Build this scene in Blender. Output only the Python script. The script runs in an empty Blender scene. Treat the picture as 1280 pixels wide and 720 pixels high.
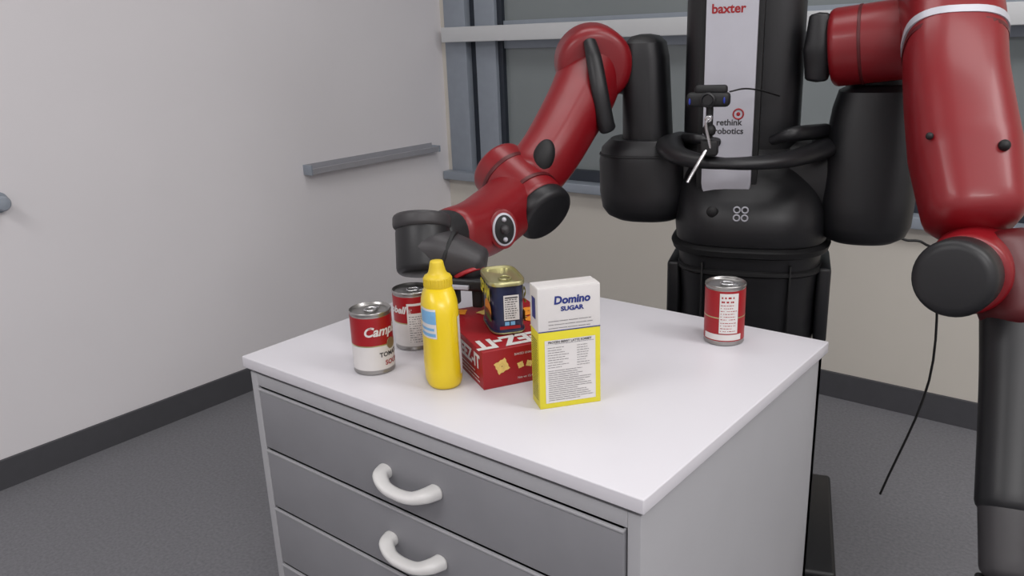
import bpy, bmesh, math, random
from mathutils import Vector, Matrix
random.seed(4)
SC=bpy.context.scene
# ---------------------------------------------------------------- helpers
def V(*a): return Vector(a)
_m={}
def srgb(c):
    return tuple(((x/255)/12.92 if x/255<=.04045 else ((x/255+.055)/1.055)**2.4) for x in c)+(1,)
def mat(name,rgb,rough=.5,metal=0,coat=0,var=.04,scale=30,bump=0,spec=.5):
    if name in _m: return _m[name]
    m=bpy.data.materials.new(name);m.use_nodes=True
    nt=m.node_tree;b=nt.nodes['Principled BSDF'];c=srgb(rgb)
    tc=nt.nodes.new('ShaderNodeTexCoord');no=nt.nodes.new('ShaderNodeTexNoise')
    no.inputs['Scale'].default_value=scale;no.inputs['Detail'].default_value=4
    nt.links.new(tc.outputs['Object'],no.inputs['Vector'])
    cr=nt.nodes.new('ShaderNodeValToRGB')
    cr.color_ramp.elements[0].color=tuple(x*(1-var) for x in c[:3])+(1,)
    cr.color_ramp.elements[1].color=tuple(min(1,x*(1+var)) for x in c[:3])+(1,)
    cr.color_ramp.elements[0].position=.3;cr.color_ramp.elements[1].position=.7
    nt.links.new(no.outputs['Fac'],cr.inputs['Fac']);nt.links.new(cr.outputs['Color'],b.inputs['Base Color'])
    b.inputs['Roughness'].default_value=rough;b.inputs['Metallic'].default_value=metal
    b.inputs['Coat Weight'].default_value=coat;b.inputs['Coat Roughness'].default_value=.15
    b.inputs['Specular IOR Level'].default_value=spec
    if bump:
        bp=nt.nodes.new('ShaderNodeBump');bp.inputs['Strength'].default_value=bump;bp.inputs['Distance'].default_value=.002
        nt.links.new(no.outputs['Fac'],bp.inputs['Height']);nt.links.new(bp.outputs['Normal'],b.inputs['Normal'])
    _m[name]=m;return m
def empty(name,loc=(0,0,0),rz=0):
    e=bpy.data.objects.new(name,None);SC.collection.objects.link(e);e.empty_display_size=.05
    e.location=loc;e.rotation_euler=(0,0,rz);return e
def obj(name,verts,faces,m,parent=None,ang=38,smooth=True):
    me=bpy.data.meshes.new(name);me.from_pydata([tuple(v) for v in verts],[],faces)
    bm=bmesh.new();bm.from_mesh(me);bmesh.ops.remove_doubles(bm,verts=bm.verts,dist=1e-6)
    bmesh.ops.recalc_face_normals(bm,faces=bm.faces)
    for f in bm.faces: f.smooth=smooth
    for e in bm.edges:
        if len(e.link_faces)==2 and e.calc_face_angle(0)>math.radians(ang): e.smooth=False
    bm.to_mesh(me);bm.free()
    me.materials.append(m)
    o=bpy.data.objects.new(name,me);SC.collection.objects.link(o)
    if parent: o.parent=parent
    return o
def frame(d):
    d=Vector(d).normalized();h=V(0,0,1) if abs(d.z)<.9 else V(1,0,0)
    a=d.cross(h).normalized();b=a.cross(d).normalized();return a,b,d
def loft(name,secs,m,parent=None,n=40,cap=True,ang=38):
    """secs: (center, ax, ay, rx, ry, p)"""
    vs=[];fs=[]
    for c,ax,ay,rx,ry,p in secs:
        for i in range(n):
            t=2*math.pi*i/n;C=math.cos(t);S=math.sin(t)
            x=math.copysign(abs(C)**(2/p),C)*rx;y=math.copysign(abs(S)**(2/p),S)*ry
            vs.append(Vector(c)+ax*x+ay*y)
    for k in range(len(secs)-1):
        for i in range(n):
            j=(i+1)%n;fs.append((k*n+i,k*n+j,(k+1)*n+j,(k+1)*n+i))
    if cap:
        fs.append(tuple(range(n))[::-1]);fs.append(tuple((len(secs)-1)*n+i for i in range(n)))
    return obj(name,vs,fs,m,parent,ang)
X,Y,Z=V(1,0,0),V(0,1,0),V(0,0,1)
def vloft(name,rows,m,parent=None,n=48,ang=38):
    """rows: (z,uc,vc,ru,rv,p) vertical loft"""
    return loft(name,[(V(u,v,z),X,Y,ru,rv,p) for z,u,v,ru,rv,p in rows],m,parent,n,True,ang)
def lathe(name,prof,m,parent=None,o=(0,0,0),d=(0,0,1),n=40,ang=38):
    a,b,d=frame(d);return loft(name,[(Vector(o)+d*t,a,b,max(r,1e-4),max(r,1e-4),2) for t,r in prof],m,parent,n,True,ang)
def rcyl(name,p0,p1,r,m,parent=None,rd=.01,r1=None,n=40):
    p0=Vector(p0);p1=Vector(p1);L=(p1-p0).length;r1=r if r1 is None else r1
    pr=[(rd*(1-math.cos(t)),r-rd+rd*math.sin(t)) for t in [k*math.pi/8 for k in range(5)]]
    pr+=[(L-rd*(1-math.cos(t)),r1-rd+rd*math.sin(t)) for t in [(4-k)*math.pi/8 for k in range(5)]]
    return lathe(name,pr,m,parent,p0,p1-p0,n)
def tube(name,pts,rad,m,parent=None,p=2,flat=1,res=6,n=28,up=None,endround=True):
    """smooth (Catmull-Rom) tube; rad list; flat scales 2nd axis"""
    P=[Vector(q) for q in pts];cs=[];rs=[]
    E=[P[0]*2-P[1]]+P+[P[-1]*2-P[-2]];Rr=[rad[0]]+list(rad)+[rad[-1]]
    for k in range(1,len(E)-2):
        for i in range(res):
            t=i/res;a,b,c,d=E[k-1],E[k],E[k+1],E[k+2]
            cs.append(.5*((2*b)+(c-a)*t+(2*a-5*b+4*c-d)*t*t+(-a+3*b-3*c+d)*t**3))
            rs.append(Rr[k]*(1-t)+Rr[k+1]*t)
    cs.append(P[-1]);rs.append(rad[-1])
    secs=[];a=None
    for i,c in enumerate(cs):
        d=(cs[min(i+1,len(cs)-1)]-cs[max(i-1,0)]).normalized()
        if a is None:
            a,b,_=frame(d)
            if up is not None: b=(Vector(up)-d*d.dot(Vector(up))).normalized();a=d.cross(b)
        a=(a-d*a.dot(d)).normalized();b=d.cross(a)
        secs.append((c,a,b,rs[i],rs[i]*flat,p,d))
    out=[]
    if endround:
        c,a,b,r1,r2,p_,d=secs[0];k=min(r1,r2)*.6
        for t in (0.0,.35,.7): out.append((c-d*k*(1-t),a,b,r1*math.sqrt(1-(1-t)**2)+1e-4,r2*math.sqrt(1-(1-t)**2)+1e-4,p_))
    out+=[s[:6] for s in secs]
    if endround:
        c,a,b,r1,r2,p_,d=secs[-1];k=min(r1,r2)*.6
        for t in (.3,.65,1.0): out.append((c+d*k*t,a,b,r1*math.sqrt(max(0,1-t*t))+1e-4,r2*math.sqrt(max(0,1-t*t))+1e-4,p_))
    return loft(name,out,m,parent,n)
def ellip(name,c,r,m,parent=None,R=None,n=24):
    vs=[];fs=[];R=R or Matrix.Identity(3);k=14
    for i in range(k+1):
        t=math.pi*i/k
        for j in range(n):
            q=2*math.pi*j/n
            vs.append(Vector(c)+R@V(r[0]*math.sin(t)*math.cos(q),r[1]*math.sin(t)*math.sin(q),r[2]*math.cos(t)))
    for i in range(k):
        for j in range(n): fs.append((i*n+j,i*n+(j+1)%n,(i+1)*n+(j+1)%n,(i+1)*n+j))
    return obj(name,vs,fs,m,parent,80)
def boxes(name,lst,m,parent=None,bev=0,R=None):
    """lst of (x0,x1,y0,y1,z0,z1) joined in one mesh"""
    bm=bmesh.new()
    for x0,x1,y0,y1,z0,z1 in lst:
        g=bmesh.ops.create_cube(bm,size=1)['verts']
        for v in g: v.co=V((x0+x1)/2+v.co.x*(x1-x0),(y0+y1)/2+v.co.y*(y1-y0),(z0+z1)/2+v.co.z*(z1-z0))
        if bev:
            es=list({e for v in g for e in v.link_edges});bmesh.ops.bevel(bm,geom=es,offset=bev,segments=3,profile=.5,affect='EDGES')
    for f in bm.faces: f.smooth=bool(bev)
    for e in bm.edges:
        if len(e.link_faces)==2 and e.calc_face_angle(0)>math.radians(50): e.smooth=False
    if R is not None: bmesh.ops.transform(bm,matrix=R,verts=bm.verts)
    me=bpy.data.meshes.new(name);bm.to_mesh(me);bm.free();me.materials.append(m)
    o=bpy.data.objects.new(name,me);SC.collection.objects.link(o)
    if parent: o.parent=parent
    return o
def text(name,body,size,fn,m,parent,bold=0,align='CENTER',shear=0,sx=1):
    c=bpy.data.curves.new(name,'FONT');c.body=body;c.size=size;c.align_x=align;c.align_y='CENTER';c.offset=bold;c.shear=shear;c.resolution_u=3
    t=bpy.data.objects.new(name,c);SC.collection.objects.link(t)
    bpy.context.view_layer.update()
    me=bpy.data.meshes.new_from_object(t.evaluated_get(bpy.context.evaluated_depsgraph_get()))
    bpy.data.objects.remove(t)
    vs=[fn(v.co.x*sx,v.co.y) for v in me.vertices];fs=[tuple(p.vertices) for p in me.polygons]
    bpy.data.meshes.remove(me)
    return obj(name,vs,fs,m,parent,smooth=False)
def plane(o,ax,ay):
    o=Vector(o);ax=Vector(ax).normalized();ay=Vector(ay).normalized()
    return lambda x,y:o+ax*x+ay*y
def cylmap(r,a0,z0): # text on upright cylinder, a0 = facing angle
    return lambda x,y:V(r*math.cos(a0+x/r),r*math.sin(a0+x/r),z0+y)
def rects(name,fn,lst,m,parent,seg=1):
    vs=[];fs=[]
    for x0,x1,y0,y1 in lst:
        for k in range(seg):
            a=x0+(x1-x0)*k/seg;b=x0+(x1-x0)*(k+1)/seg;i=len(vs)
            vs+=[fn(a,y0),fn(b,y0),fn(b,y1),fn(a,y1)];fs.append((i,i+1,i+2,i+3))
    return obj(name,vs,fs,m,parent,smooth=seg>1)
def poly(name,fn,pts,m,parent):
    return obj(name,[fn(*p) for p in pts],[tuple(range(len(pts)))],m,parent,smooth=False)
def disc(fn,cx,cy,rx,ry,n=28): return [(cx+rx*math.cos(2*math.pi*k/n),cy+ry*math.sin(2*math.pi*k/n)) for k in range(n)]
def lines(x0,x1,y0,y1,n,h,ragged=.3):
    r=[]
    for k in range(n):
        y=y1-(y1-y0)*k/max(1,n-1);e=x1-(x1-x0)*random.random()*ragged
        x=x0
        while x<e:
            w=min(e,x+(x1-x0)*random.uniform(.08,.25));r.append((x,w,y-h/2,y+h/2));x=w+h*.9
    return r
# ---------------------------------------------------------------- materials
M_wall=mat('wall_paint',(226,223,225),.6,var=.012,scale=3,bump=.03)
M_wallb=mat('wall_paint_cream',(208,203,193),.65,var=.012,scale=3,bump=.03)
M_ceil=mat('ceiling_tile',(235,235,232),.8,var=.02,scale=8)
M_floor=mat('floor_carpet',(112,112,116),.9,var=.15,scale=120,bump=.3)
M_top=mat('laminate_white',(205,203,208),.38,var=.008,scale=6)
M_cab=mat('cabinet_grey',(160,160,163),.5,var=.02,scale=10)
M_drw=mat('drawer_grey',(128,128,132),.5,var=.03,scale=14)
M_dark=mat('shadow_gap',(25,25,27),.8)
M_base=mat('baseboard_rubber',(70,70,74),.7)
M_handle=mat('handle_white',(218,217,215),.35)
M_frame=mat('aluminium_frame',(148,156,166),.4,metal=.1,var=.03)
M_framel=mat('painted_beam',(206,208,209),.5,var=.01)
M_framed=mat('frame_gasket',(40,46,56),.5)
M_glass=mat('window_glass',(128,135,136),.2,var=.05,scale=2)
M_tray=mat('tray_aluminium',(172,172,178),.4,metal=.3,var=.03)
M_red=mat('robot_red',(122,5,17),.40,coat=.12,var=.03,scale=12)
M_redd=mat('robot_red_dark',(78,5,12),.45,var=.03)
M_blk=mat('robot_black',(19,19,22),.45,var=.06,scale=40)
M_blk2=mat('robot_black_rubber',(12,12,14),.6,var=.06,scale=60)
M_gry=mat('robot_grey_cuff',(52,50,52),.5,var=.05)
M_sil=mat('robot_silver_panel',(182,182,190),.4,metal=.15,var=.02)
M_chr=mat('bright_metal',(200,200,202),.25,metal=.9)
M_tin=mat('tin_metal',(160,158,156),.28,metal=.9,var=.05,scale=80)
M_gold=mat('gold_lid',(180,176,130),.3,metal=.75,var=.04)
M_lred=mat('label_red',(150,14,24),.4,var=.03)
M_lwht=mat('label_white',(210,207,205),.45,var=.02)
M_ink=mat('ink_dark',(50,48,50),.6)
M_inkg=mat('ink_grey',(125,123,124),.6)
M_blue=mat('ink_blue',(28,44,120),.5)
M_navy=mat('can_navy',(22,31,66),.3,coat=.3,var=.05)
M_yel=mat('carton_yellow',(214,202,44),.45,var=.02)
M_mus=mat('bottle_yellow',(226,196,22),.36,var=.02,scale=8,coat=.15)
M_cap=mat('cap_yellow',(218,190,44),.42,var=.02)
M_lbl=mat('label_skyblue',(115,168,208),.4)
M_org=mat('cracker_orange',(225,142,38),.55,var=.12,scale=200)
M_crm=mat('cracker_cream',(222,190,110),.55,var=.1,scale=200)
M_grn=mat('print_green',(60,110,50),.5)
M_brn=mat('print_brown',(120,60,25),.5)
M_box=mat('carton_red',(148,10,22),.42,var=.04)
M_cable=mat('cable_black',(15,15,15),.5)
M_led=mat('led_blue',(30,50,150),.3)
# ---------------------------------------------------------------- room
XL,YB=-2.62,2.75
boxes('floor',[(XL-.1,2.6,-2.1,YB+.1,-.1,0)],M_floor)
boxes('ceiling',[(XL-.1,2.6,-2.1,YB+.1,2.7,2.8)],M_ceil)
boxes('wall_left',[(XL-.1,XL,-2.1,YB+.1,0,2.7)],M_wall)
WX0,WX1,WZ0,WZ1=-2.595,-.15,.655,2.35
boxes('wall_back',[(XL,2.5,YB,YB+.1,0,WZ0),(XL,2.5,YB,YB+.1,WZ1,2.7),(XL,WX0,YB,YB+.1,WZ0,WZ1),(WX1,2.5,YB,YB+.1,WZ0,WZ1)],M_wallb)
boxes('wall_right',[(2.5,2.6,-2.1,YB+.1,0,2.7)],M_wall)
boxes('wall_front',[(XL,2.5,-2.1,-2.0,0,2.7)],M_wall)
boxes('baseboard_left',[(XL,XL+.012,-2,YB,0,.09)],M_base)
boxes('baseboard_back',[(XL+.012,2.5,YB-.012,YB,0,.09)],M_base)
w=empty('window_1')
boxes('glass',[(WX0,WX1,YB+.05,YB+.06,WZ0,WZ1)],M_glass,w)
boxes('jamb',[(WX0,-2.475,YB-.005,YB+.06,WZ0,WZ1),(WX1-.12,WX1,YB-.005,YB+.06,WZ0,WZ1)],M_frame,w,.002)
boxes('gasket',[(-2.475,-2.435,YB+.03,YB+.055,WZ0,WZ1),(-2.325,-2.30,YB+.03,YB+.055,WZ0,WZ1)],M_framed,w)
boxes('sash',[(-2.435,-2.325,YB+.012,YB+.055,WZ0,WZ1),(-1.34,-1.26,YB+.012,YB+.055,WZ0,WZ1)],M_frame,w,.002)
boxes('transom_beam',[(WX0+.02,WX1,YB-.05,YB+.05,1.222,1.283)],M_framel,w,.003)
boxes('transom_gap_strip',[(WX0+.13,WX1,YB+.04,YB+.052,1.19,1.222),(WX0+.13,WX1,YB+.04,YB+.052,1.283,1.30)],M_frame,w)  # thin frame-coloured strips just below and above the beam
boxes('lower_rail',[(-2.32,WX1,YB+.02,YB+.055,WZ0,WZ0+.055)],M_framed,w)
boxes('sill',[(WX0-.02,WX1,YB-.045,YB+.05,WZ0-.025,WZ0+.012)],M_frame,w,.003)
boxes('latch',[(-2.13,-2.09,YB+.02,YB+.05,.83,.90)],M_framed,w,.004)
# marker tray on left wall
tr=empty('marker_tray',(XL,2.30,.784))
pf=[(0,.017),(.003,.017),(.005,-.006),(.040,-.009),(.045,.004),(.049,.003),(.046,-.018),(.040,-.020),(0,-.016)]
def extr(name,prof,y0,y1,m,parent,taper=0):
    n=len(prof);vs=[V(a,y0,b) for a,b in prof]+[V(a,y1,b) for a,b in prof]
    fs=[(i,(i+1)%n,n+(i+1)%n,n+i) for i in range(n)]+[tuple(range(n)),tuple(range(n,2*n))]
    return obj(name,vs,fs,m,parent,20)
extr('channel',pf,-.345,.345,M_tray,tr)
boxes('end_cap',[(0,.049,-.353,-.345,-.021,.017),(0,.049,.345,.352,-.021,.006)],M_frame,tr,.001)
# round wall knob
kb=empty('wall_knob',(XL,.885,.845))
lathe('plate',[(0,.030),(.004,.030),(.006,.027)],M_frame,kb,(0,0,0),(1,0,0))
lathe('knob',[(.005,.012),(.022,.012),(.028,.020),(.040,.022),(.048,.017),(.050,.002)],M_frame,kb,(0,0,0),(1,0,0))
# ceiling lights; right-hand ones are unseen fill, added to brighten the walls
for i,(x,y,en) in enumerate([(-1.2,-.9,27),(.3,1.2,12),(1.3,-.6,46),(-1.2,1.5,9),(1.5,1.4,27)]):
    e=empty('ceiling_and_fill_light',(x,y,2.7))
    boxes('housing',[(-.62,.62,-.32,.32,-.03,0)],M_framel,e,.004)
    L=bpy.data.lights.new('panel','AREA');L.shape='RECTANGLE';L.size=1.15;L.size_y=.55;L.energy=en;L.color=(1,.985,.985)
    lo=bpy.data.objects.new('panel',L);SC.collection.objects.link(lo);lo.parent=e;lo.location=(0,0,-.04)
# ---------------------------------------------------------------- drawer cabinet
cb=empty('drawer_cabinet',(0,0,0))
x0,x1,y0,y1=-1.19,-.414,.717,1.312
boxes('top',[(x0,x1,y0,y1,.730,.75)],M_top,cb,.002)
boxes('top_edge_gap',[(x0+.012,x1-.012,y0+.012,y1-.01,.722,.730)],M_dark,cb)
fx0,fx1,fy=x0+.008,x1-.008,y0+.008
boxes('side_panels',[(fx1-.018,fx1,fy,y1-.005,.04,.722),(fx0,fx0+.018,fy,y1-.005,.04,.722),(fx0,fx1,y1-.02,y1-.005,.04,.722)],M_cab,cb,.001)
boxes('face_rail',[(fx0+.018,fx1-.018,fy,fy+.02,.700,.722)],M_cab,cb,.001)
boxes('carcass',[(fx0+.018,fx1-.018,fy+.022,y1-.02,.05,.70)],M_dark,cb)
boxes('plinth',[(fx0+.02,fx1-.02,fy+.03,y1-.03,0,.05)],M_dark,cb)
zt=.697;dh=.111
for k in range(5):
    z1_=zt-k*(dh+.004);z0_=z1_-dh
    if k==4: z0_=.06
    boxes('drawer_front_%d'%(k+1),[(fx0+.021,fx1-.021,fy-.002,fy+.016,z0_,z1_)],M_drw,cb,.0025)
    boxes('drawer_lip_%d'%(k+1),[(fx0+.021,fx1-.021,fy-.004,fy+.012,z1_-.004,z1_)],M_cab,cb,.001)
    cx=(x0+x1)/2;zc=z1_-dh/2-.006;hy=fy-.004
    tube('handle_%d'%(k+1),[(cx-.052,hy+.002,zc+.006),(cx-.046,hy-.014,zc+.005),(cx-.026,hy-.024,zc-.001),(cx,hy-.026,zc-.003),(cx+.026,hy-.024,zc-.001),(cx+.046,hy-.014,zc+.005),(cx+.052,hy+.002,zc+.006)],
         [.013,.012,.0095,.009,.0095,.012,.013],M_handle,cb,p=2.6,flat=.8)
# ---------------------------------------------------------------- soup cans
def soup_can(loc,rz,kind):
    e=empty('soup_can',loc,rz);r=.033
    lathe('body',[(0,.030),(.001,.0325),(.003,.0328),(.005,.0315),(.008,.0322),(.093,.0322),(.0955,.0315),(.097,.0330),(.1005,.0330),(.1012,.0322),(.1005,.0312),(.0975,.0305),(.0965,.028),(.0972,.026),(.0966,.024),(.0966,.0001)],M_tin,e,n=56,ang=60)
    zs=.048
    lathe('label_lower',[(.008,.0325),(.008,.0327),(zs,.0327),(zs,.0325)],M_lwht if kind!=2 else M_lred,e,n=56)
    lathe('label_upper',[(zs,.0325),(zs,.0327),(.0935,.0327),(.0935,.0325)],M_lred,e,n=56)
    lathe('label_line',[(zs-.001,.0328),(zs-.001,.03285),(zs+.0008,.03285),(zs+.0008,.0328)],M_gold,e,n=56)
    tube('pull_tab',[(-.004,.012,.0985),(-.008,.004,.0985),(-.006,-.006,.0985),(.006,-.006,.0985),(.008,.004,.0985),(.004,.012,.0985),(-.004,.012,.0985)],[.0016]*7,M_chr,e,n=10,endround=False)
    boxes('tab_root',[(-.006,.006,.010,.02,.0966,.0985)],M_chr,e,.0006)
    rr=.0331
    if kind==0:   # front
        text('brand_script','Campbell\'s',.021,cylmap(rr,0,.071),M_lwht,e,bold=.0006,shear=.3)
        text('variety','TOMATO',.0105,cylmap(rr,0,.032),M_ink,e,bold=.0003)
        text('variety_2','SOUP',.011,cylmap(rr,0,.018),M_lred,e,bold=.0003)
        lathe('medallion',[(0,.009),(.0007,.009)],M_gold,e,(rr-.0006,0,.048),(1,0,0))
    if kind==1:   # back panel
        rects('panel',cylmap(rr-.0001,0,0),[(-.019,.019,.012,.083)],M_lwht,e,16)
        rects('panel_text',cylmap(rr,0,0),lines(-.016,.016,.016,.060,12,.0014),M_inkg,e)
        rects('panel_head',cylmap(rr,0,0),[(-.016,.012,.066,.079)],M_lred,e,8)
        text('brand_script','Campbell\'s',.017,cylmap(rr,-1.5,.071),M_lwht,e,bold=.0006,shear=.3)
    if kind==2:
        rects('panel',cylmap(rr-.0001,0,0),[(-.005,.026,.022,.09)],M_lwht,e,16)
        rects('panel_text',cylmap(rr,0,0),lines(-.003,.024,.046,.070,6,.0012)+lines(-.003,.024,.026,.040,4,.0012),M_lred,e)
        rects('panel_head',cylmap(rr,0,0),lines(-.002,.020,.076,.083,2,.003,.1),M_lred,e)
        rects('panel_low',cylmap(rr-.0001,0,0),[(-.034,.034,.010,.02)],M_lwht,e,16)
    return e
T=.75
def face(x,y): return math.atan2(-y,-x)
a=face(-.960,.810);soup_can((-.960,.810,T),a+.95,0)
a=face(-.982,.922);soup_can((-.982,.922,T),a+.25,1)
a=face(-.560,1.227);soup_can((-.560,1.227,T),a-.1,2)
# ---------------------------------------------------------------- mustard bottle
mu=empty('mustard_bottle',(-.835,.838,T),math.atan2(.643,-.766))
ms=[(0,.037,.022),(.002,.0405,.0255),(.008,.043,.0275),(.03,.0435,.0282),(.06,.0425,.0275),(.09,.0425,.0275),(.118,.0415,.0275),(.130,.038,.0265),(.139,.032,.0245),(.146,.0255,.022),(.151,.0205,.0198)]
vloft('bottle_body',[(z,0,0,a,b,2.5) for z,a,b in ms],M_mus,mu,ang=60)
def msurf(off=.0005,p=2.5):
    def fn(t,z):
        for k in range(len(ms)-1):
            if ms[k][0]<=z<=ms[k+1][0]:
                f=(z-ms[k][0])/(ms[k+1][0]-ms[k][0]);rx=ms[k][1]*(1-f)+ms[k+1][1]*f+off;ry=ms[k][2]*(1-f)+ms[k+1][2]*f+off;break
        C=math.cos(t);S=math.sin(t)
        return V(math.copysign(abs(C)**(2/p),C)*rx,math.copysign(abs(S)**(2/p),S)*ry,z)
    return fn
def patch(name,fn,t0,t1,z0,z1,m,parent,nt=20,nz=10):
    vs=[fn(t0+(t1-t0)*i/nt,z0+(z1-z0)*j/nz) for j in range(nz+1) for i in range(nt+1)]
    fs=[(j*(nt+1)+i,j*(nt+1)+i+1,(j+1)*(nt+1)+i+1,(j+1)*(nt+1)+i) for j in range(nz) for i in range(nt)]
    return obj(name,vs,fs,m,parent,80)
patch('side_label',msurf(),1.75,2.86,.082,.126,M_lwht,mu)
patch('side_label_band',msurf(.0008),1.75,2.86,.104,.123,M_lbl,mu)
patch('side_label_band_2',msurf(.0008),1.75,2.8,.085,.090,M_lbl,mu)
patch('side_label_band_3',msurf(.0008),1.75,2.74,.094,.098,M_lbl,mu)
patch('front_label',msurf(),-2.3,-.7,.02,.11,M_lwht,mu)
lathe('cap',[(.149,.0200),(.151,.0212),(.164,.0206),(.167,.0195),(.169,.0155),(.173,.0130),(.181,.0110),(.187,.0100),(.189,.009),(.1895,.004)],M_cap,mu,n=40,ang=60)
for k in range(30):
    t=2*math.pi*k/30;boxes('cap_rib_%d'%k,[(.0202,.0215,-.0006,.0006,.152,.164)],M_cap,mu,0,Matrix.Rotation(t,4,'Z'))
# ---------------------------------------------------------------- sugar carton
sg=empty('sugar_box',(-.638,.884,T),math.atan2(.802,.596))
W,D,H=.0445,.019,.175;ys=.113
boxes('carton_yellow_part',[(-W,W,-D,D,0,ys)],M_yel,sg,.0008)
boxes('carton_white_part',[(-W,W,-D,D,ys,H)],M_lwht,sg,.0008)
boxes('top_flap',[(-W+.0005,W-.0005,-D+.0005,D*.2,H,H+.0008)],M_lwht,sg,.0003)
F=plane((0,-D-.0004,0),(1,0,0),(0,0,1));F2=plane((0,-D-.0008,0),(1,0,0),(0,0,1))
rects('front_panel',F,[(-.036,.037,.008,.101)],M_lwht,sg)
rects('blue_rule',F,[(-W,W,ys+.0005,ys+.0018),(-.034,.035,.0945,.0953)],M_blue,sg)
text('brand','Domino',.0155,plane((.004,-D-.0006,.157),(1,0,0),(0,0,1)),M_blue,sg,bold=.0006,shear=.1)
text('product','SUGAR',.0088,plane((.004,-D-.0006,.1445),(1,0,0),(0,0,1)),M_blue,sg,bold=.0004,sx=1.15)
rects('small_print_white',F,lines(-.030,.034,.118,.128,3,.0009,.1),M_inkg,sg)
text('panel_title','FROZEN BERRY LATTE SORBET',.0045,plane((0,-D-.0008,.0978),(1,0,0),(0,0,1)),M_ink,sg,bold=.0001)
rects('small_print',F2,lines(-.032,.033,.012,.056,15,.0008,.35)+lines(-.032,.0,.061,.090,9,.0008,.4)+lines(.010,.030,.061,.090,9,.0008,.4),M_inkg,sg)
Ls=plane((-W-.0005,0,0),(0,-1,0),(0,0,1))
rects('side_print',Ls,lines(-.014,.014,.012,.10,26,.0012,.1),M_ink,sg)
rects('side_blue',Ls,[(-.008,.008,.130,.160)],M_blue,sg)
# ---------------------------------------------------------------- cracker carton (lying flat)
ck=empty('cracker_box',(-.758,.842,T),math.atan2(.88,.48))
LX,LY=.158,.21
boxes('carton',[(0,LX,0,LY,0,.06)],M_box,ck,.0012)
Ff=plane((0,-.0005,0),(1,0,0),(0,0,1))
def cracker(name,fn,cx,cy,s,rot,m):
    pts=[]
    for k in range(4):
        for q in range(5):
            a_=rot+k*math.pi/2;u=-1+2*q/5;bx=u*s;by=s*(1+.06*math.cos(q*math.pi));pts.append((cx+bx*math.cos(a_)+by*math.sin(a_)*1, cy+bx*math.sin(a_)-by*math.cos(a_)))
    poly(name,fn,pts,m,ck)
    nrm=(fn(1,0)-fn(0,0)).cross(fn(0,1)-fn(0,0)).normalized()*.0003
    poly(name+'_hole',lambda x,y:fn(x,y)+nrm,[(cx+s*.1*math.cos(t),cy+s*.1*math.sin(t)) for t in (0,1,2,3,4,5)],M_brn,ck)
cracker('side_cracker_1',Ff,.030,.033,.0095,.4,M_crm)
for k in range(4): cracker('side_cracker_s%d'%k,Ff,.060+.014*k,.030,.0045,.3+k,M_crm)
text('side_text','BAKED SNACK CRACKERS',.005,plane((.08,-.0006,.048),(1,0,0),(0,0,1)),M_lwht,ck)
text('side_text_2','Net wt 12.4 oz',.005,plane((.07,-.0006,.010),(1,0,0),(0,0,1)),M_lwht,ck)
text('end_title','CHEEZ-IT',.030,plane((-.0006,.075,.038),(0,-1,0),(0,0,1)),M_lwht,ck,bold=.0012)
rects('end_print',plane((-.0006,.08,0),(0,-1,0),(0,0,1)),lines(-.05,.07,.008,.02,3,.0016,.2),M_lwht,ck)
text('top_title','CHEEZ-IT',.052,plane((.080,.029,.0607),(-1,0,0),(0,-1,0)),M_lwht,ck,bold=.0024,sx=.74)
Fu=plane((0,0,.0607),(1,0,0),(0,1,0))
for k,(cx,cy,s,r) in enumerate([(.13,.10,.016,.3),(.125,.075,.012,.9),(.135,.14,.018,.1),(.08,.165,.019,.5),(.03,.19,.012,1.1),(.105,.115,.012,.7)]): cracker('top_cracker_%d'%k,Fu,cx,cy,s,r,M_org if k%2==0 else M_crm)
# ---------------------------------------------------------------- luncheon meat can
sp=empty('luncheon_meat_can',(-.808,.953,T+.0614),math.atan2(.616,-.788))
A,B=.0485,.0275
vloft('body',[(.0,0,0,A-.002,B-.002,4),(.0015,0,0,A,B,4),(.004,0,0,A,B,4),(.005,0,0,A-.0015,B-.0015,4),(.076,0,0,A-.0015,B-.0015,4),(.0765,0,0,A,B,4)],M_navy,sp,n=64,ang=50)
vloft('bottom_rim',[(0,0,0,A-.001,B-.001,4),(.001,0,0,A+.0006,B+.0006,4),(.003,0,0,A+.0006,B+.0006,4)],M_gold,sp,n=64)
vloft('lid',[(.076,0,0,A,B,4),(.0768,0,0,A+.0018,B+.0018,4),(.082,0,0,A+.0018,B+.0018,4),(.083,0,0,A+.0008,B+.0008,4),(.083,0,0,A-.001,B-.001,4),(.0795,0,0,A-.002,B-.002,4),(.0795,0,0,A-.008,B-.008,4),(.0802,0,0,A-.009,B-.009,4),(.0802,0,0,.001,.001,4)],M_gold,sp,n=64,ang=50)
tube('pull_ring',[(-.035,0,.083),(-.028,.008,.083),(-.018,.008,.083),(-.012,0,.083),(-.018,-.008,.083),(-.028,-.008,.083),(-.035,0,.083)],[.0015]*7,M_gold,sp,n=10,endround=False)
Fn=plane((-A+.0008,0,0),(0,-1,0),(0,0,1))     # near short face (-x)
rects('nutrition_label',Fn,[(-.009,.015,.022,.062)],M_lwht,sp)
rects('nutrition_print',plane((-A+.0004,0,0),(0,-1,0),(0,0,1)),lines(-.007,.013,.026,.055,9,.0013,.2)+[(-.007,.013,.0572,.0592)],M_ink,sp)
rects('short_face_band',Fn,[(-.016,.016,.008,.013)],M_lred,sp)
rects('short_face_print',Fn,[(-.008,-.001,.014,.020),(.001,.008,.014,.020)],M_lbl,sp)
Fl=plane((0,B-.0003,0),(-1,0,0),(0,0,1))
poly('picture_bun',Fl,disc(None,.015,.035,.024,.014),M_org,sp)
poly('picture_filling',plane((0,B,0),(-1,0,0),(0,0,1)),disc(None,.015,.028,.025,.005),M_brn,sp)
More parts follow.
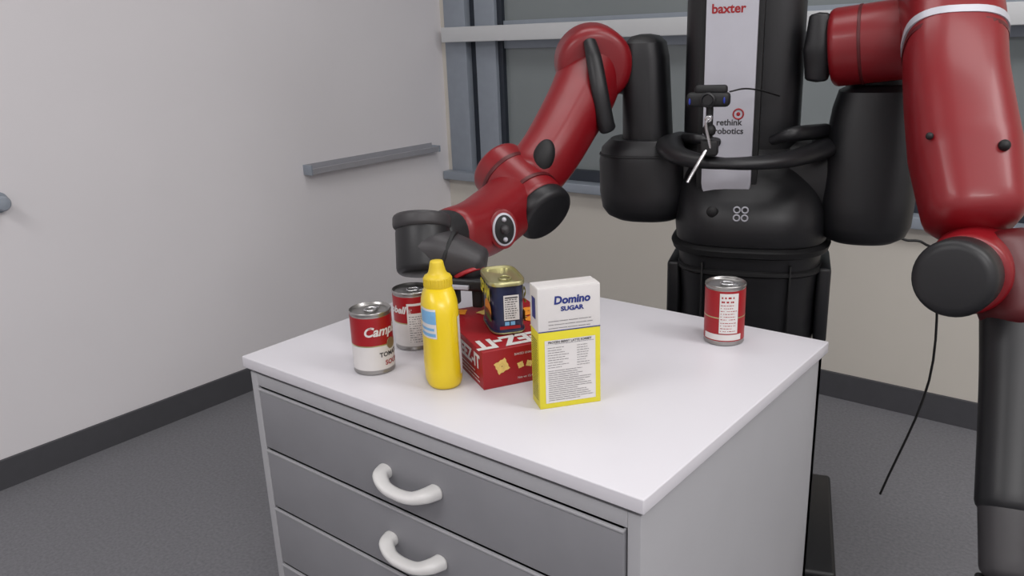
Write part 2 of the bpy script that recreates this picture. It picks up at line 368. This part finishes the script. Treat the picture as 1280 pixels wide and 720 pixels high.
poly('picture_leaf',plane((0,B+.0002,0),(-1,0,0),(0,0,1)),disc(None,.02,.022,.022,.004),M_grn,sp)
Fr=plane((0,-B+.0003,0),(1,0,0),(0,0,1))
text('brand','SPAM',.03,plane((0,B+.0003,.060),(-1,0,0),(0,0,1)),M_yel,sp,bold=.001)
text('brand_2','SPAM',.034,plane((0,-B-.0003,.055),(1,0,0),(0,0,1)),M_yel,sp,bold=.001)
rects('print_side',Fr,[(-.035,.035,.012,.03)],M_org,sp)
# ---------------------------------------------------------------- robot
rb=empty('two_armed_robot',(-.755,1.75,0),math.radians(20.5))
boxes('base_plate',[(-.24,.24,-.16,.30,.03,.055)],M_blk,rb,.01)
for k,(u,v) in enumerate([(-.2,-.12),(.2,-.12),(-.2,.26),(.2,.26)]): rcyl('foot_%d'%k,(u,v,0),(u,v,.035),.035,M_blk2,rb,.006)
vloft('pedestal',[(.05,0,.05,.14,.14,3),(.07,0,.05,.125,.125,3),(.50,0,.03,.12,.12,3),(.56,.01,.0,.14,.13,3)],M_blk,rb)
vloft('waist',[(.53,.01,-.02,.135,.12,3.2),(.56,.01,-.02,.145,.13,3.2),(.68,.01,-.02,.145,.13,3.2),(.74,.01,-.02,.150,.135,3.2),(.79,.01,-.02,.152,.14,3.2)],M_blk,rb)
for s in (-1,1):
    boxes('waist_side_%d'%s,[(.01+s*.158-.014,.01+s*.158+.014,-.10,.07,.585,.755)],M_blk,rb,.008)
    boxes('waist_groove_%d'%s,[(.01+s*.09-.002,.01+s*.09+.002,-.158,-.145,.56,.77)],M_blk2,rb,.001)
vloft('waist_collar',[(.742,.01,-.02,.152,.138,3.2),(.746,.01,-.02,.156,.143,3.2),(.752,.01,-.02,.156,.143,3.2),(.756,.01,-.02,.152,.138,3.2)],M_blk2,rb)
vloft('waist_flange',[(.782,.01,-.01,.150,.15,3),(.788,.01,-.01,.166,.165,3),(.800,.01,-.01,.170,.168,3),(.806,.01,-.01,.160,.158,3)],M_blk2,rb)
vloft('torso_lower',[(.80,.01,-.0,.150,.155,3),(.808,.01,-.0,.160,.165,3),(.84,.01,-.0,.163,.172,3),(.875,.01,.0,.161,.167,3),(.905,.005,.01,.158,.155,3),(.935,-.0,.02,.152,.128,3.4),(.965,-.01,.03,.142,.114,4),(1.0,-.02,.03,.128,.108,4)],M_blk,rb)
vloft('torso_column',[(.95,-.02,.03,.122,.107,4),(1.05,-.02,.03,.122,.107,4.5),(1.55,-.02,.03,.120,.105,4.5),(1.60,-.02,.03,.11,.095,4)],M_blk,rb)
def rrect(cx,cz,hw,z0,z1,r,n=6,v=-.08):
    pts=[]
    for (sx,zz,a0) in [(1,z0+r,-90),(1,z1-.01,0),(-1,z1-.01,90),(-1,z0+r,180)]:
        rr=r if zz==z0+r else .01
        for k in range(n+1):
            a=math.radians(a0+90*k/n);pts.append((cx+sx*(hw-rr)+rr*math.cos(a),zz+rr*math.sin(a)))
    return pts
def slab(name,pts,v0,v1,m,parent,bev=.003):
    n=len(pts);cx=sum(p[0] for p in pts)/n;cz=sum(p[1] for p in pts)/n
    def sc(p,d): 
        q=V(p[0]-cx,0,p[1]-cz);l=q.length;return (p[0]-d*q.x/l,p[1]-d*q.z/l)
    rows=[(v1,0),(v0+bev,0),(v0,bev)]
    vs=[];fs=[]
    for v,d in rows: vs+=[V(sc(p,d)[0],v,sc(p,d)[1]) for p in pts]
    for k in range(2):
        for i in range(n): fs.append((k*n+i,k*n+(i+1)%n,(k+1)*n+(i+1)%n,(k+1)*n+i))
    fs.append(tuple(range(n)));fs.append(tuple(range(2*n,3*n)));return obj(name,vs,fs,m,parent)
slab('panel_surround',rrect(-.040,0,.062,.880,1.52,.055),-.112,-.06,M_blk2,rb)
slab('front_panel',rrect(-.040,0,.0505,.892,1.51,.042),-.122,-.09,M_sil,rb)
text('panel_name','baxter',.025,plane((-.047,-.1225,1.283),(1,0,0),(0,0,1)),M_lred,rb,bold=.0007)
text('panel_maker','rethink\nrobotics',.0175,plane((-.038,-.1225,1.052),(1,0,0),(0,0,1)),M_ink,rb,bold=.0004)
tube('panel_logo_ring',[(-.020+.010*math.cos(t*math.pi/6),-.1225,1.078+.010*math.sin(t*math.pi/6)) for t in range(13)],[.0016]*13,M_lred,rb,n=8,res=2,endround=False)
ellip('panel_logo_dot',(-.020,-.1225,1.078),(.004,.001,.004),M_lred,rb)
for k,(du,dz) in enumerate([(-.008,.008),(.008,.008),(-.008,-.008),(.008,-.008)]):
    tube('clover_ring_%d'%k,[(-.004+du+.0062*math.cos(t*math.pi/5),-.165-(.0 if dz>0 else .003),.880+dz+.0062*math.sin(t*math.pi/5)) for t in range(11)],[.0016]*11,M_sil,rb,n=8,res=2,endround=False)
ellip('torso_sensor',(-.062,-.161,.882),(.012,.006,.012),M_blk2,rb)
rcyl('neck',(-.02,.02,1.58),(-.02,.02,1.68),.045,M_blk,rb,.01)
boxes('head_screen',[(-.18,.14,-.05,.01,1.66,1.88)],M_blk,rb,.02)
boxes('head_display',[(-.155,.115,-.053,-.045,1.68,1.86)],M_glass,rb,.002)
tube('collar_ring',[(-.150,.0,1.010),(-.162,-.09,1.010),(-.125,-.190,1.000),(-.034,-.245,.996),(.075,-.195,.996),(.146,-.09,1.004),(.155,.0,1.006)],[.028,.030,.026,.017,.023,.029,.030],M_blk,rb,flat=.65,res=8,up=(0,0,1))
tube('collar_brace_l',[(-.135,-.05,1.02),(-.10,-.14,1.03),(-.06,-.12,1.02)],[.012,.010,.010],M_blk,rb)
tube('collar_brace_r',[(.15,-.05,1.035),(.09,-.14,1.04),(.05,-.12,1.025)],[.016,.015,.010],M_blk,rb)
tube('torso_bridge_r',[(.08,.01,.93),(.24,-.02,.92)],[.09,.085],M_blk,rb,p=3)
tube('torso_bridge_l',[(-.08,.01,.93),(-.22,-.01,.925)],[.08,.075],M_blk,rb,p=3)
# arm a
vloft('shoulder_turret_a',[(.835,-.220,-.02,.045,.045,2.4),(.838,-.220,-.02,.07,.07,2.4),(.848,-.222,-.02,.088,.085,2.4),(.865,-.223,-.02,.098,.092,2.6),(.90,-.224,-.02,.102,.094,2.8),(.97,-.226,-.02,.101,.092,2.8),(1.0,-.226,-.02,.096,.088,2.6),(1.018,-.225,-.02,.078,.075,2.6)],M_blk,rb)
vloft('shoulder_turret_seam_a',[(.983,-.226,-.02,.099,.091,2.7),(.984,-.226,-.02,.1015,.0935,2.7),(.987,-.226,-.02,.1010,.093,2.7),(.988,-.226,-.02,.097,.089,2.7)],M_blk2,rb)
vloft('shoulder_bracket_a',[(.96,-.222,0,.055,.075,3.5),(1.02,-.224,0,.052,.075,3.5),(1.19,-.230,0,.047,.075,3.5),(1.222,-.231,0,.042,.068,3.2),(1.236,-.232,0,.028,.05,3),(1.240,-.232,0,.01,.02,2.5)],M_blk,rb)
rcyl('shoulder_axle_a',(-.25,.0,1.16),(-.33,-.02,1.18),.055,M_blk,rb,.01)
rcyl('shoulder_joint_a',(-.362,.012,1.190),(-.318,-.112,1.177),.082,M_red,rb,.024)
tube('shoulder_bumper_a',[(-.327,-.128,1.228),(-.313,-.150,1.193),(-.298,-.168,1.133),(-.288,-.165,1.073),(-.283,-.16,1.053)],[.014,.017,.018,.019,.018],M_blk,rb,flat=.8)
tube('upper_arm_a',[(-.340,-.045,1.180),(-.348,-.10,1.125),(-.366,-.165,1.07),(-.388,-.235,1.013),(-.412,-.289,.972)],[.070,.068,.063,.060,.058],M_red,rb,p=2.4,res=8,n=40)
ellip('upper_arm_pad_a',(-.380,-.312,1.014),(.022,.020,.037),M_blk2,rb,Matrix.Rotation(.25,3,'Y')@Matrix.Rotation(-.3,3,'X'))
rcyl('elbow_a',(-.492,-.285,.992),(-.378,-.350,.918),.061,M_red,rb,.014)
rcyl('elbow_band_a',(-.462,-.302,.973),(-.455,-.306,.968),.0625,M_redd,rb,.001)
rcyl('elbow_band_a2',(-.405,-.334,.937),(-.399,-.338,.933),.0625,M_redd,rb,.001)
rcyl('elbow_cap_a',(-.385,-.346,.922),(-.358,-.362,.904),.061,M_blk,rb,.012)
tube('forearm_a',[(-.433,-.345,.930),(-.448,-.43,.914),(-.458,-.50,.908),(-.474,-.565,.912)],[.058,.057,.054,.049],M_red,rb,p=2.5,res=8,n=40)
bn=V(.62,-.75,.10).normalized();ba,bb,_=frame(bn)
bc=V(-.397,-.520,.915)
def oval(name,c,rx,ry,h,m,d=.01):
    loft(name,[(c-bn*d,ba,bb,rx,ry,2),(c+bn*(h-.001),ba,bb,rx,ry,2),(c+bn*h,ba,bb,rx*.92,ry*.92,2)],m,rb)
oval('cuff_housing',bc,.027,.036,.002,M_red,.045)
oval('cuff_button_rim',bc,.022,.030,.006,M_sil);oval('cuff_button_face',bc,.0185,.0265,.0075,M_blk2)
ellip('cuff_knob',bc+bn*.008,(.009,.009,.009),M_gry,rb)
for s in (-1,1): ellip('cuff_dot_%d'%s,bc+bn*.0075+bb*s*.018,(.0045,.0045,.0045),M_sil,rb)
rcyl('wrist_a',(-.488,-.672,.868),(-.501,-.638,.945),.047,M_blk,rb,.012)
rcyl('wrist_cap_a',(-.501,-.642,.938),(-.504,-.632,.962),.050,M_gry,rb,.008)
tube('wrist_link_a',[(-.474,-.55,.912),(-.490,-.61,.910)],[.048,.045],M_blk,rb,p=2.5)
tube('hand_a',[(-.498,-.66,.905),(-.465,-.655,.905),(-.432,-.650,.896),(-.402,-.645,.884)],[.042,.043,.039,.034],M_gry,rb,p=2.6,flat=.85)
rcyl('hand_seam_a',(-.452,-.654,.902),(-.446,-.653,.900),.0415,M_blk2,rb,.001)
rcyl('hand_ring_a',(-.412,-.66,.874),(-.409,-.662,.868),.028,M_lred,rb,.002)
boxes('gripper_base_a',[(-.450,-.372,-.690,-.640,.848,.870)],M_blk,rb,.006)
boxes('gripper_rail_a',[(-.44,-.40,-.696,-.690,.853,.860)],M_sil,rb,.001)
for s,u in ((0,-.438),(1,-.392)):
    boxes('gripper_finger_%d'%s,[(u-.009,u+.009,-.680,-.656,.818,.852)],M_blk2,rb,.003)
# arm b
vloft('shoulder_turret_b',[(.806,.238,-.04,.04,.045,2.4),(.810,.238,-.04,.065,.07,2.4),(.822,.238,-.04,.084,.085,2.5),(.845,.239,-.04,.092,.092,2.6),(.90,.240,-.035,.094,.094,2.8),(1.0,.242,-.03,.090,.09,3),(1.08,.245,-.02,.082,.085,3),(1.115,.247,-.02,.074,.08,3),(1.125,.248,-.02,.055,.06,3)],M_blk,rb)
vloft('shoulder_bracket_b',[(1.05,.255,.03,.07,.06,3),(1.22,.25,.03,.06,.06,3),(1.26,.25,.03,.04,.04,3)],M_blk,rb)
rcyl('shoulder_joint_b',(.150,-.06,1.20),(.290,-.08,1.215),.076,M_red,rb,.014)
rcyl('shoulder_band_b',(.205,-.068,1.206),(.211,-.069,1.2066),.0772,M_redd,rb,.001)
tube('shoulder_cap_b',[(.124,-.088,1.262),(.128,-.09,1.20),(.126,-.088,1.145)],[.013,.021,.015],M_blk,rb,p=2.2,flat=1.5)
rcyl('shoulder_joint_b2',(.27,-.08,1.25),(.40,-.08,1.25),.085,M_red,rb,.02)
tube('upper_arm_b',[(.338,-.12,1.30),(.342,-.22,1.235),(.343,-.295,1.150),(.358,-.36,1.04),(.372,-.42,.95)],[.078,.078,.078,.082,.074],M_red,rb,p=2.8,res=8,n=44)
def bandsec(c,d,r,w,name,m):
    a_,b_,d_=frame(d);c=Vector(c);loft(name,[(c-d_*w,a_,b_,r-.004,r-.004,2.8),(c-d_*w,a_,b_,r,r,2.8),(c+d_*w,a_,b_,r,r,2.8),(c+d_*w,a_,b_,r-.004,r-.004,2.8)],m,rb)
bandsec((.342,-.240,1.215),(0,-.62,-.78),.0815,.007,'upper_arm_band_b',M_sil)
bandsec((.342,-.252,1.200),(0,-.62,-.78),.0800,.004,'upper_arm_seam_b',M_redd)
ellip('screw_b1',(.296,-.425,1.072),(.006,.006,.006),M_blk2,rb)
ellip('screw_b2',(.400,-.440,1.060),(.009,.009,.009),M_blk2,rb)
rcyl('elbow_b',(.352,-.53,.872),(.392,-.40,.872),.064,M_red,rb,.014)
rcyl('elbow_cap_b',(.324,-.592,.884),(.350,-.52,.874),.059,M_blk,rb,.016)
tube('forearm_b',[(.415,-.45,.89),(.432,-.48,.85),(.437,-.50,.81)],[.058,.055,.052],M_redd,rb,p=2.5,n=36)
tube('wrist_b',[(.437,-.495,.80),(.436,-.54,.72),(.43,-.60,.63),(.425,-.65,.56)],[.050,.048,.045,.044],M_blk,rb,p=2.5)
tube('hand_b',[(.425,-.65,.56),(.423,-.70,.48)],[.040,.036],M_gry,rb,p=2.5)
boxes('gripper_base_b',[(.385,.46,-.735,-.685,.43,.462)],M_blk,rb,.006)
for s,u in ((0,.395),(1,.45)): boxes('gripper_finger_b%d'%s,[(u-.007,u+.007,-.72,-.70,.36,.435)],M_blk2,rb,.003)
tube('side_cable',[(.28,.10,.83),(.315,.124,.787),(.345,.13,.768),(.385,.137,.760),(.42,.16,.70),(.44,.2,.4),(.36,.22,.06)],[.003]*7,M_cable,rb,n=8)
# ---------------------------------------------------------------- webcam on mini tripod (clamped to the collar ring)
wc=empty('webcam',(-.728,1.497,1.0),math.radians(20.5))
boxes('body',[(-.045,.036,-.022,.008,.105,.132)],M_blk2,wc,.008)
boxes('body_top',[(-.030,.030,-.016,.010,.128,.145)],M_blk2,wc,.006)
lathe('lens_ring',[(0,.014),(.008,.014),(.010,.011),(.006,.009)],M_blk,wc,(-.004,-.02,.119),(0,-1,0))
ellip('led_a',(-.038,-.022,.116),(.002,.002,.006),M_led,wc);ellip('led_b',(.026,-.022,.118),(.002,.002,.006),M_led,wc)
rcyl('stem',(-.002,.0,.045),(-.002,.0,.11),.007,M_blk2,wc,.002)
ellip('ball_joint',(-.002,.0,.06),(.013,.013,.013),M_blk2,wc)
rcyl('clamp_screw',(-.002,-.012,.085),(-.002,-.024,.083),.007,M_chr,wc,.002)
boxes('clamp',[(-.016,.016,-.016,.016,.012,.042)],M_blk2,wc,.004)
tube('leg_front',[(-.006,-.014,.022),(-.022,-.04,-.008),(-.034,-.055,-.032)],[.004,.0035,.003],M_chr,wc,n=10)
tube('leg_side',[(.004,-.012,.022),(-.006,-.022,.07),(-.002,-.024,.083)],[.003,.003,.003],M_chr,wc,n=10)
tube('usb_cable',[(.034,.0,.132),(.06,.03,.135),(.09,.10,.125),(.12,.16,.11)],[.0016]*4,M_cable,wc,n=8)
# ---------------------------------------------------------------- world, camera
wd=bpy.data.worlds.new('World');SC.world=wd;wd.use_nodes=True
wd.node_tree.nodes['Background'].inputs[0].default_value=(.9,.92,1,1);wd.node_tree.nodes['Background'].inputs[1].default_value=.3
psi=math.radians(39.6);th=math.radians(17.1);r=math.radians(2.2)
Fv=V(-math.sin(psi)*math.cos(th),math.cos(psi)*math.cos(th),-math.sin(th))
Rv=V(math.cos(psi),math.sin(psi),0);Uv=Rv.cross(Fv)
R2=Rv*math.cos(r)-Uv*math.sin(r);U2=Uv*math.cos(r)+Rv*math.sin(r)
cam=bpy.data.cameras.new('camera');cam.sensor_width=36;cam.lens=1040/1280*36;cam.clip_start=.02
co=bpy.data.objects.new('camera',cam);SC.collection.objects.link(co)
Mx=Matrix((R2,U2,-Fv)).transposed().to_4x4();Mx.translation=V(0,0,1.255);co.matrix_world=Mx
SC.camera=co
SC.view_settings.view_transform='Standard'
